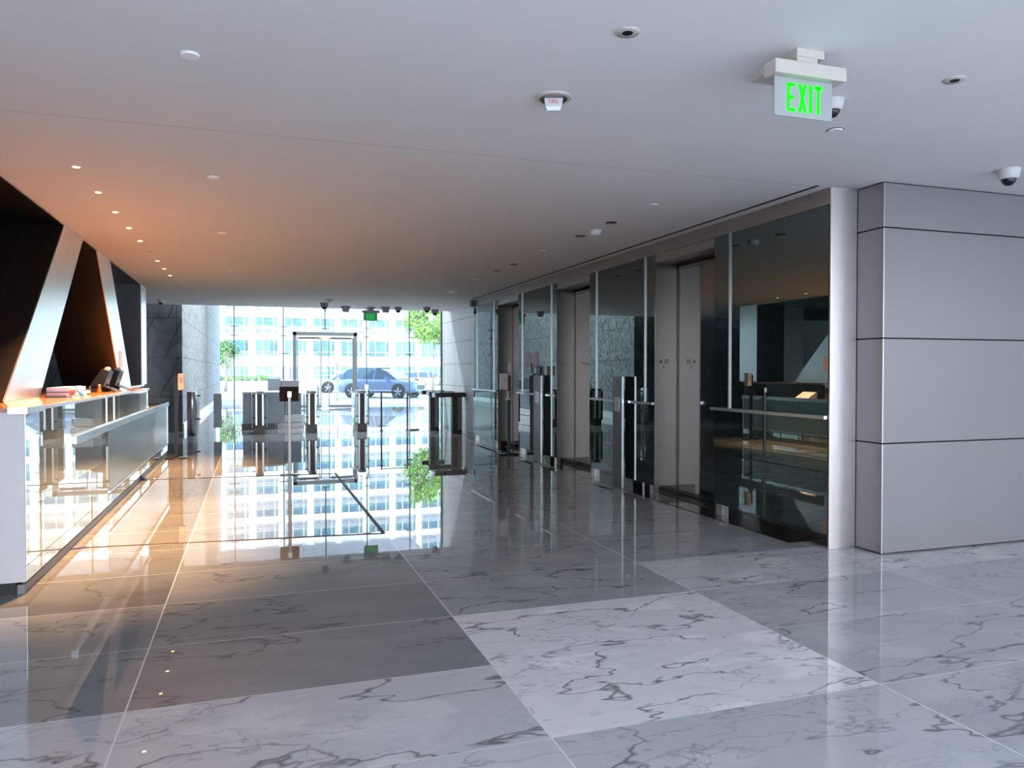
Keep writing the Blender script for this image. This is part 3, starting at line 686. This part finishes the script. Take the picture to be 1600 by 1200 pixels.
for x, y, lb in ((1.62, 3.16, 'beige rimmed round black hole light in the ceiling centre top'), (3.52, 3.12, 'round black hole light to the right of the near exit sign')):
    t = thing('ceiling_light', lb, 'ceiling light', (x, y, CE), 'black pinhole lights')
    MB().lathe((x, y, CE - .006), [(.026, 0), (.055, 0), (.058, .006)]).build('rim', 'cream', t)
    MB().lathe((x, y, CE - .0075), [(.024, 0), (.027, .0075)]).build('opening', 'void', t)
dl = ['dark downlight just nearer than the smoke detector', 'dark downlight just beyond the smoke detector', 'small dark downlight halfway to the entrance on the right', 'smaller dark downlight after the halfway one on the right', 'last pale downlight near the far right strobe']
for (x, y), lb in zip([(3.53, 7.24), (3.55, 8.08), (3.57, 10.51), (3.55, 11.26), (3.55, 12.47)], dl):
    t = thing('dark_downlight', lb, 'ceiling light', (x, y, CE), 'unlit downlights by the elevators')
    MB().lathe((x, y, CE - .005), [(.04, 0), (.058, 0), (.062, .005)]).build('rim', 'dark' if y < 12 else 'cool', t)
    MB().lathe((x, y, CE - .004), [(.038, 0), (.041, .004)]).build('reflector', 'void' if y < 12 else 'cool', t)
    MB().lathe((x, y, CE - .0095), [(.010, 0), (.013, .005)]).build('bulb', 'rail', t)
wl = ['nearest', 'second nearest', 'third', 'fourth', 'fifth', 'unlit sixth', 'seventh', 'eighth', 'ninth', 'unlit last']
for k in range(10):
    x, y = -1.25, 6.55 + .865 * k
    off = k in (5, 9)
    t = thing('warm_downlight', '%s %s in the row above the desk front' % (wl[k], 'downlight' if off else 'glowing warm downlight'), 'ceiling light', (x, y, CE), 'downlights in a row along the desk')
    MB().lathe((x, y, CE - .005), [(.028, 0), (.040, 0), (.044, .005)]).build('rim', 'ceil', t)
    MB().lathe((x, y, CE - .006), [(.025, 0), (.027, .004)]).build('lens', 'lampoff' if off else 'warm', t)
    if not off:
        l = bpy.data.lights.new('downlight_beam', 'SPOT'); l.energy = 440; l.color = (1, .56, .26); l.spot_size = R(66); l.spot_blend = .9; l.shadow_soft_size = .035
        o = bpy.data.objects.new('downlight_beam', l); COL.objects.link(o); o.location = (x, y, CE - .03); o['label'] = 'warm beam'; o.parent = t; o.location = (0, 0, -.03)

def strobe(x, y, label, text=False, rz=0):
    t = thing('ceiling_fire_strobe', label, 'fire alarm strobe', (x, y, CE), 'ceiling fire strobes', rz)
    k = dict(local=True)
    MB().lathe((0, 0, -.012), [(.098, 0), (.108, .012)]).build('plate', 'cream', t, **k)
    MB().lathe((0, 0, -.016), [(.075, 0), (.08, .004)]).build('inner_ring', 'lampoff', t, **k)
    MB().use('white').hexa([(-.045, -.02, -.055), (.045, -.02, -.055), (.045, .03, -.055), (-.045, .03, -.055), (-.052, -.03, -.016), (.052, -.03, -.016), (.052, .035, -.016), (-.052, .035, -.016)]).build('lens_body', None, t, **k)
    MB().use('lampglass').hexa([(-.035, -.012, -.078), (.035, -.012, -.078), (.035, .02, -.078), (-.035, .02, -.078), (-.045, -.018, -.0555), (.045, -.018, -.0555), (.045, .03, -.0555), (-.045, .03, -.0555)]).build('flash_lens', None, t, **k)
    if text: lettering('fire_letters', 'FIRE', .03, .0005, 'red', t, (0, -.0262, -.034), (R(90 + 14), 0, 0))
strobe(1.61, 4.04, 'large round ceiling fire strobe reading FIRE', True, R(-20))
strobe(3.55, 14.07, 'fire strobe near the far right ceiling corner')
strobe(1.57, 16.92, 'small fire strobe above the entrance doorway')
t = thing('smoke_detector', 'white smoke detector between two dark downlights', 'smoke detector', (3.56, 7.69, CE))
MB().lathe((3.56, 7.69, CE - .06), [(.035, 0), (.06, .012), (.065, .04), (.075, .06)]).build('body', 'white', t)
MB().lathe((3.56, 7.69, CE - .09), [(.004, 0), (.004, .031)]).cone((3.53, 7.69, CE - .095), (3.52, 7.69, CE - .05), .004).build('probe', 'white', t)
def dome(x, y, label, s=1., m='white', tilt=0):
    t = thing('ceiling_dome_camera', label, 'dome camera', (x, y, CE), 'ceiling dome cameras')
    MB().lathe((x, y, CE - .075 * s), [(.06 * s, 0), (.068 * s, .012 * s), (.082 * s, .07 * s), (.082 * s, .075 * s)]).build('housing', m, t)
    MB().ball((x, y, CE - .075 * s), .052 * s, (1, 1, .95)).build('dome', 'screen', t)
dome(5.48, 4.37, 'white dome camera above the aluminium wall')
dome(3.13, 3.58, 'white dome camera half hidden behind the near exit sign', .8)
dome(-1.87, 18.1, 'small white dome camera by the dark stone wall', .9)
dome(1.54, 17.8, 'grey dome camera above the left edge of the doorway', 1.2, 'alu')
dome(3.32, 18.4, 'dark dome camera left of the pair near the tree', 1.1, 'alu')
dome(3.98, 18.2, 'left dome camera of the pair in front of the tree', 1.1, 'alu')
dome(4.33, 18.85, 'right dome camera of the pair in front of the tree', 1.2, 'alu')
for x, y, lb in ((2.1, 18.63, 'grey flood lamp left of the far exit sign'), (3.03, 18.5, 'grey flood lamp right of the far exit sign')):
    t = thing('ceiling_flood_lamp', lb, 'ceiling lamp', (x, y, CE), 'grey lamps beside the far exit sign')
    MB().lathe((x, y, CE - .03), [(.11, 0), (.12, .03)]).build('plate', 'alu', t)
    MB().use('alu').hexa([(x - .05, y - .06, CE - .13), (x + .07, y - .06, CE - .13), (x + .07, y + .05, CE - .13), (x - .05, y + .05, CE - .13), (x - .09, y - .08, CE - .03), (x + .09, y - .08, CE - .03), (x + .09, y + .08, CE - .03), (x - .09, y + .08, CE - .03)]).build('head', None, t)

def exit_sign(x, y, label, far=False):
    t = thing('exit_sign', label, 'exit sign', (x, y, CE), 'green exit signs')
    c = 'cream' if not far else 'alu'
    MB().box(x - .03, x + .13, y - .02, y + .34, CE - .04, CE).build('ceiling_mount', c, t, bevel=.002)
    MB().box(x - .03, x + .09, y - .02, y + .09, CE - .075, CE - .0405).build('neck', c, t, bevel=.002)
    MB().box(x - .17, x + .24, y - .045, y + .045, CE - .14, CE - .0755).build('housing', c, t, bevel=.003)
    MB().box(x - .145, x + .19, y - .004, y + .004, CE - .325, CE - .141).build('panel', 'exit_panel_g' if far else 'exit_panel', t, bevel=.0015)
    g = MB().use('green_dim' if far else 'green'); y0, y1 = y - .0065, y - .0045; zb, zt = CE - .30, CE - .165; w = .017
    X = x - .075
    g.box(X, X + w, y0, y1, zb, zt).box(X + w, X + .048, y0, y1, zb, zb + w).box(X + w, X + .048, y0, y1, zt - w, zt).box(X + w, X + .043, y0, y1, (zb + zt) / 2 - w / 2, (zb + zt) / 2 + w / 2)
    X += .063
    zm = (zb + zt) / 2
    g.prism([(X, zb), (X + .019, zb), (X + .052, zt), (X + .033, zt)], 1, y0, y1).prism([(X + .033, zb), (X + .052, zb), (X + .019, zt), (X, zt)], 1, y0 - .0002, y1 - .0002)
    X += .065
    g.box(X, X + w + .002, y0, y1, zb, zt)
    X += .03
    g.box(X + .015, X + .033, y0, y1, zb, zt).box(X, X + .048, y0, y1, zt - w, zt)
    g.build('exit_letters', None, t)
exit_sign(2.49, 3.07, 'near hanging EXIT sign with bright green letters')
exit_sign(2.67, 18.64, 'distant green exit sign above the entrance doorway', True)

# ================================================================ OUTSIDE
S_('ground_plaza', MB().box(-60, 90, 32, 42, -.25, -.02), 'paving', label='pale paving outside the entrance')
S_('ground_street', MB().box(-60, 90, 42, 100, -.3, -.03), 'asphalt', label='sunny street')
S_('ground_rear', MB().box(-60, 60, -70, -3, -.25, -.02), 'paving')
o = MB().box(-40, 60, 70, 70.3, -.03, .14).build('curb', 'curb'); tag(o, 'pale curb line along the far side of the street', 'curb')

# building
BY = 100.; bp = 3.47; bx0 = -8.78 - bp / 2
B = thing('apartment_building', 'large white building with rows of teal windows across the street', 'building', (12, BY, 0))
NB, NF = 12, 8
zf = [(.45, 2.15)] + [(3.3 + 2.82 * k, 5.42 + 2.82 * k) for k in range(NF - 1)]
wall = MB().use('facade')
x1 = bx0 + NB * bp
wall.box(bx0 - 6, x1 + 25, BY + .45, BY + 8, -.1, 30)
for k in range(NB + 1): wall.box(bx0 + k * bp - .36, bx0 + k * bp + .36, BY - .12, BY + .45, 0, 30)
z = 0
for (a, b) in zf + [(30, 30)]:
    wall.box(bx0, x1, BY, BY + .45, z, a); z = b
wall.box(x1, x1 + 25, BY, BY + .45, 0, 30).box(bx0 - 6, bx0, BY, BY + .45, 0, 30)
wall.build('wall', None, B)
def window_mesh(kind, w=2.75, h=2.1):
    mb = MB().use('curtain' if kind != 1 else 'wglass')
    mb.box(-w / 2, w / 2, .1, .14, 0, h)
    if kind == 1:
        mb.use('wdark').box(-w / 2 + .1, -w / 6 - .05, .06, .1, .2, h - .35).box(-w / 6 + .05, w / 3 - .1, .06, .1, .2, h - .4)
    if kind == 2:
        mb.use('wdark').box(-w / 2 + .4, w / 2 - .7, .06, .1, h - .75, h - .1)
    if kind == 3: mb.use('wdark').box(w / 6 + .05, w / 2 - .08, .06, .1, .1, h - .3)
    mb.use('wframe')
    for x in (-w / 2, -w / 6, w / 3.2, w / 2 - .07): mb.box(x, x + .08, .0, .1, 0, h)
    mb.box(-w / 2, w / 2, .0, .1, 0, .08).box(-w / 2, w / 2, .0, .1, h - .08, h).box(-w / 2, w / 2, .0, .1, h * .28, h * .28 + .06)
    return mb
protos = []
for kd in (0, 1, 2, 3):
    w_ = window_mesh(kd).build('window', None, B, local=True); protos.append(w_)
rl = MB().use('rail_w')
for i in range(17): rl.box(-1.3 + i * .16, -1.25 + i * .16, -.05, 0, 0, .85)
rl.box(-1.36, 1.36, -.06, .01, .85, .92)
rail0 = rl.build('railing', None, protos[0], local=True); first = set()
cnt = 0
for f, (a, b) in enumerate(zf):
    for k in range(NB):
        kd = random.choice([0, 1, 2, 3, 0]) if f < 2 else 2
        if f == 1 and k in (2, 6, 7): kd = 1
        o = protos[kd]
        if kd in first: o = o.copy(); COL.objects.link(o)
        first.add(kd); o.parent = B
        o.location = (bx0 + (k + .5) * bp - 12, 0, a); o.scale = (1, 1, (b - a) / 2.1)
        if f >= 2:
            q = rail0.copy(); COL.objects.link(q); q.parent = o; q.location = (0, -.1, .03); q.scale = (1, 1, 1)
bpy.data.objects.remove(rail0)

def tree(x, y, h, r, zc, label, leafm='leaf', n=2600, group='street trees', trunk=.13):
    t = thing('street_tree', label, 'tree', (x, y, -.03), group)
    tr = MB().use('bark').cone((x, y, -.03), (x + .1, y, zc), trunk, trunk * .6, 10)
    for i in range(7):
        a = i * .9; d = r * .75
        tr.cone((x + .08, y, zc - .3 + i * .15), (x + d * math.cos(a), y + d * math.sin(a), zc + .5 + i * .35), trunk * .35, .02, 6)
    tr.build('trunk', None, t)
    lf = MB().use(leafm); cl = []
    for i in range(26):
        a = random.uniform(0, 6.28); u = random.uniform(0, 1) ** .5 * r; cz = random.uniform(zc, h)
        k = 1 - abs((cz - (zc + h) / 2) / ((h - zc) / 2)) ** 2 * .6
        cl.append((x + u * k * math.cos(a), y + u * k * math.sin(a), cz))
    for i in range(n):
        c = random.choice(cl); p = Vector(c) + Vector((random.gauss(0, r * .2), random.gauss(0, r * .2), random.gauss(0, r * .17)))
        a = Vector((random.uniform(-1, 1), random.uniform(-1, 1), random.uniform(-1, 1))).normalized() * .1; b2 = Vector((random.uniform(-1, 1), random.uniform(-1, 1), random.uniform(-1, 1))).normalized() * .07
        lf.face([p - a, p + b2, p + a, p - b2])
    lf.build('foliage', None, t)
    return t
tree(10.3, 45.5, 6.6, 1.45, 3.3, 'bright green young tree right of the blue car', n=4200, trunk=.07)
tree(-1.9, 60, 3.6, 1.0, 1.9, 'small green tree beside the rough stone wall', 'leaf2', 1800)
tree(19.5, 62, 7.5, 2.2, 3.0, 'farther street tree behind the pale stone wall', 'leaf', 2000)
o = thing('hedge', 'low flowering shrubs along the left of the street', 'shrubs', (-.9, 68, -.03))
lf = MB().use('leaf2')
for i in range(1500):
    p = Vector((random.uniform(-3.2, 1.2), random.uniform(67, 69), random.uniform(0, 1.1)))
    a = Vector((random.uniform(-1, 1), random.uniform(-1, 1), random.uniform(-1, 1))).normalized() * .14; b2 = Vector((random.uniform(-1, 1), random.uniform(-1, 1), random.uniform(-1, 1))).normalized() * .1
    lf.face([p - a, p + b2, p + a, p - b2])
lf.build('foliage', None, o)
o = MB().box(-5, 4.4, 62, 62.4, -.03, .75).build('planter_wall', 'curb'); tag(o, 'low white planter wall left of the doorway across the street', 'low wall')
for k in range(3):
    x = 2.35 + k * 1.12
    o = MB().box(x, x + .95, 88, 88.06, .55, 2.0).build('banner', 'banner' if k < 2 else 'umbr'); tag(o, ['left violet banner panel before the building', 'middle violet banner panel before the building', 'right light blue banner panel before the building'][k], 'banner', 'banner panels before the building')
    MB().box(x + .45, x + .5, 88.07, 88.12, -.03, 2.0).build('post', 'pole', o).matrix_parent_inverse.identity()
for x, y, h_, lb in ((-1.2, 55, 2.0, 'thin grey pole at the left beyond the glass'), (4.1, 40, 1.95, 'slim white bollard pole in the doorway view'), (13.3, 52, 6, 'tall pale pole near the bright green tree')):
    o = MB().lathe((x, y, -.03), [(.07, 0), (.07, .1), (.045, .12), (.045, h_)], 12).build('street_pole', 'pole'); tag(o, lb, 'pole', 'poles along the street')
for x, lb in ((7.4, 'left blue umbrella before the building'), (10.6, 'right blue umbrella before the building')):
    t = thing('patio_umbrella', lb, 'umbrella', (x, 86, -.03), 'blue umbrellas before the building')
    MB().cone((x, 86, -.03), (x, 86, 2.0), .04).build('pole', 'pole', t)
    MB().cone((x, 86, 1.25), (x, 86, 1.9), 1.25, .05, 10).build('canopy', 'umbr', t)

def car(x, y, ang, paint, label, L=4.95, H=1.77, group='cars on the street'):
    t = thing('car', label, 'car', (x, y, -.03), group, ang)
    k = dict(local=True)
    sx = L / 4.95; sz = H / 1.77
    # lower body: stations (x, z_bottom, z_top, half width)
    st = [(-2.46, .42, .95, .80), (-2.38, .34, 1.06, .90), (-1.9, .30, 1.10, .96), (-.9, .28, 1.10, .975), (.2, .28, 1.09, .975), (1.0, .28, 1.08, .97), (1.6, .29, 1.03, .96), (2.15, .30, .95, .93), (2.38, .34, .85, .84), (2.47, .42, .72, .70)]
    mb = MB().use(paint); rings = []
    for X, zb, zt, hw in st:
        prof = [(-hw * .9, zb), (hw * .9, zb), (hw, zb + .2), (hw, zb + .45), (hw * .97, zt - .05), (hw * .88, zt), (-hw * .88, zt), (-hw * .97, zt - .05), (-hw, zb + .45), (-hw, zb + .2)]
        rings.append([mb.bm.verts.new((X * sx, a, b * sz)) for a, b in prof])
    for a, b in zip(rings, rings[1:]):
        for i in range(10):
            f = mb.bm.faces.new([a[i], a[(i + 1) % 10], b[(i + 1) % 10], b[i]]); f.smooth = True
    mb.bm.faces.new(rings[0]); mb.bm.faces.new(rings[-1])
    mb.build('body', None, t, **k)
    # glasshouse
    pb = [(-2.3, 1.08, .86), (-1.9, 1.62, .72), (-1.2, 1.72, .70), (.1, 1.73, .70), (.75, 1.5, .74), (1.35, 1.08, .84)]
    gh = MB().use('car_glass')
    low = [(-2.3, .88), (-1.9, .90), (-1.2, .91), (.1, .91), (.75, .90), (1.35, .86)]
    top = [[gh.bm.verts.new((X * sx, s * hw, z * sz)) for X, z, hw in pb] for s in (-1, 1)]
    bot = [[gh.bm.verts.new((X * sx, s * hw, 1.06 * sz)) for X, hw in low] for s in (-1, 1)]
    for s in (0, 1):
        for i in range(5):
            gh.bm.faces.new([bot[s][i], bot[s][i + 1], top[s][i + 1], top[s][i]])
    for i in range(5): gh.bm.faces.new([top[0][i], top[0][i + 1], top[1][i + 1], top[1][i]])
    gh.build('windows', None, t, **k)
    rf = MB().use(paint)
    rf.hexa([(-1.98 * sx, -.70, 1.66 * sz), (.2 * sx, -.71, 1.73 * sz), (.2 * sx, .71, 1.73 * sz), (-1.98 * sx, .70, 1.66 * sz), (-1.9 * sx, -.62, 1.73 * sz), (.05 * sx, -.62, 1.78 * sz), (.05 * sx, .62, 1.78 * sz), (-1.9 * sx, .62, 1.73 * sz)])
    for s in (-1, 1):
        for xb, xt in ((-1.25, -1.2), (-.1, -.1)):
            rf.hexa([(xb * sx, s * .93 - .02, 1.06 * sz), ((xb + .1) * sx, s * .93 - .02, 1.06 * sz), ((xb + .1) * sx, s * .93 + .02, 1.06 * sz), (xb * sx, s * .93 + .02, 1.06 * sz), (xt * sx, s * .71 - .02, 1.7 * sz), ((xt + .1) * sx, s * .71 - .02, 1.7 * sz), ((xt + .1) * sx, s * .71 + .02, 1.7 * sz), (xt * sx, s * .71 + .02, 1.7 * sz)])
    rf.build('roof', None, t, **k)
    for X in (-1.45, 1.53):
        for s in (-1, 1):
            y0, y1 = sorted((s * .74, s * .985))
            wv = MB().use('tyre').cone((X * sx, y0, .37), (X * sx, y1, .37), .37, .37, 24)
            ww = wv.build('wheel', None, t, **k)
            rm = MB().use('rim').cone((X * sx, s * .98, .37), (X * sx, s * 1.0, .37), .06, .06, 12)
            for q in range(5):
                aa = q * 1.2566 + .3; rm.cone((X * sx, s * .995, .37), (X * sx + .24 * math.cos(aa), s * .995, .37 + .24 * math.sin(aa)), .035, .03, 6)
            rm.build('rim', None, t, **k)
            MB().use('tyre').cone((X * sx, s * .955, .40), (X * sx, s * .979, .40), .44, .44, 24).build('wheel_arch', None, t, **k)
    for s in (-1, 1):
        MB().use('lampglass').hexa([(2.2 * sx, s * .62 - .12, .68 * sz), (2.44 * sx, s * .62 - .1, .68 * sz), (2.36 * sx, s * .62 + .16, .68 * sz), (2.15 * sx, s * .62 + .16, .68 * sz), (2.2 * sx, s * .62 - .12, .84 * sz), (2.42 * sx, s * .62 - .1, .84 * sz), (2.34 * sx, s * .62 + .16, .84 * sz), (2.15 * sx, s * .62 + .16, .84 * sz)]).build('headlamp', None, t, **k)
        MB().use(paint).box(.72 * sx, .92 * sx, min(s * .95, s * 1.12), max(s * .95, s * 1.12), 1.08 * sz, 1.22 * sz).build('mirror', None, t, **k)
        MB().use('aluedge').box(-1.0 * sx, 1.1 * sx, min(s * .97, s * .99), max(s * .97, s * .99), .42 * sz, .47 * sz).build('sill_strip', None, t, **k)
    MB().use('black').box(2.40 * sx, 2.49 * sx, -.42, .42, .5 * sz, .74 * sz).build('grille', None, t, **k)
    return t
car(7.1, 44.5, R(-38), 'car_blue', 'blue grey sport utility car parked outside the glass')
car(6.4, 56, R(180), 'car_white', 'white car partly behind the blue grey car', 4.6, 1.5)
car(15.6, 72, R(10), 'car_white', 'white car beyond the bonnet of the blue grey car', 4.6, 1.5)
car(21.5, 72, R(0), 'car_white', 'white car in the distance behind the bright green tree', 4.6, 1.5)
car(11.3, 78, R(180), 'car_dark', 'small dark blue car far behind in the street', 4.4, 1.5)

# ================================================================ LIGHT
W = bpy.data.worlds.new('sky'); S.world = W; W.use_nodes = True
wn = W.node_tree.nodes; wl_ = W.node_tree.links; bg = wn['Background']
tc = wn.new('ShaderNodeTexCoord'); sx_ = wn.new('ShaderNodeSeparateXYZ'); cr = wn.new('ShaderNodeValToRGB')
cr.color_ramp.elements[0].position = .0; cr.color_ramp.elements[0].color = (.95, .97, 1, 1); cr.color_ramp.elements[1].position = .8; cr.color_ramp.elements[1].color = (.42, .62, 1, 1)
wl_.new(tc.outputs['Generated'], sx_.inputs[0]); wl_.new(sx_.outputs[2], cr.inputs[0]); wl_.new(cr.outputs[0], bg.inputs[0])
bg.inputs[1].default_value = 2.4
sun = bpy.data.lights.new('sun', 'SUN'); sun.energy = 3.6; sun.angle = R(.6); sun.color = (1, .95, .88)
so = bpy.data.objects.new('sun', sun); COL.objects.link(so)
so.rotation_euler = Vector((.35, .62, -.95)).to_track_quat('-Z', 'Y').to_euler(); so.location = (0, -30, 40)
for nm, loc, rot, a, b in (('daylight_portal', (3, -3.1, 3.2), (R(90), 0, 0), 18, 6.4), ('daylight_portal', (3, FY + .2, 3.6), (R(-90), 0, 0), 11, 7.3)):
    l = bpy.data.lights.new(nm, 'AREA'); l.shape = 'RECTANGLE'; l.size = a; l.size_y = b; l.cycles.is_portal = True
    o = bpy.data.objects.new(nm, l); COL.objects.link(o); o.location = loc; o.rotation_euler = rot

# ================================================================ CAMERA
cam = bpy.data.cameras.new('camera'); co = bpy.data.objects.new('camera', cam); COL.objects.link(co); S.camera = co
cam.sensor_width = 36; cam.sensor_fit = 'HORIZONTAL'; cam.lens = 27.0; cam.clip_end = 500
co.location = (0, 0, 1.5); co.rotation_euler = (R(90 - .955), 0, R(-18.65))
S.view_settings.view_transform = 'Standard'; S.view_settings.look = 'None'; S.view_settings.gamma = 1; S.view_settings.exposure = 1.2
S.cycles.use_denoising = True; S.cycles.max_bounces = 9; S.cycles.diffuse_bounces = 4; S.cycles.glossy_bounces = 5
S.cycles.transparent_max_bounces = 16; S.cycles.sample_clamp_indirect = 8
S.cycles.caustics_reflective = False; S.cycles.caustics_refractive = False
bpy.context.view_layer.update()
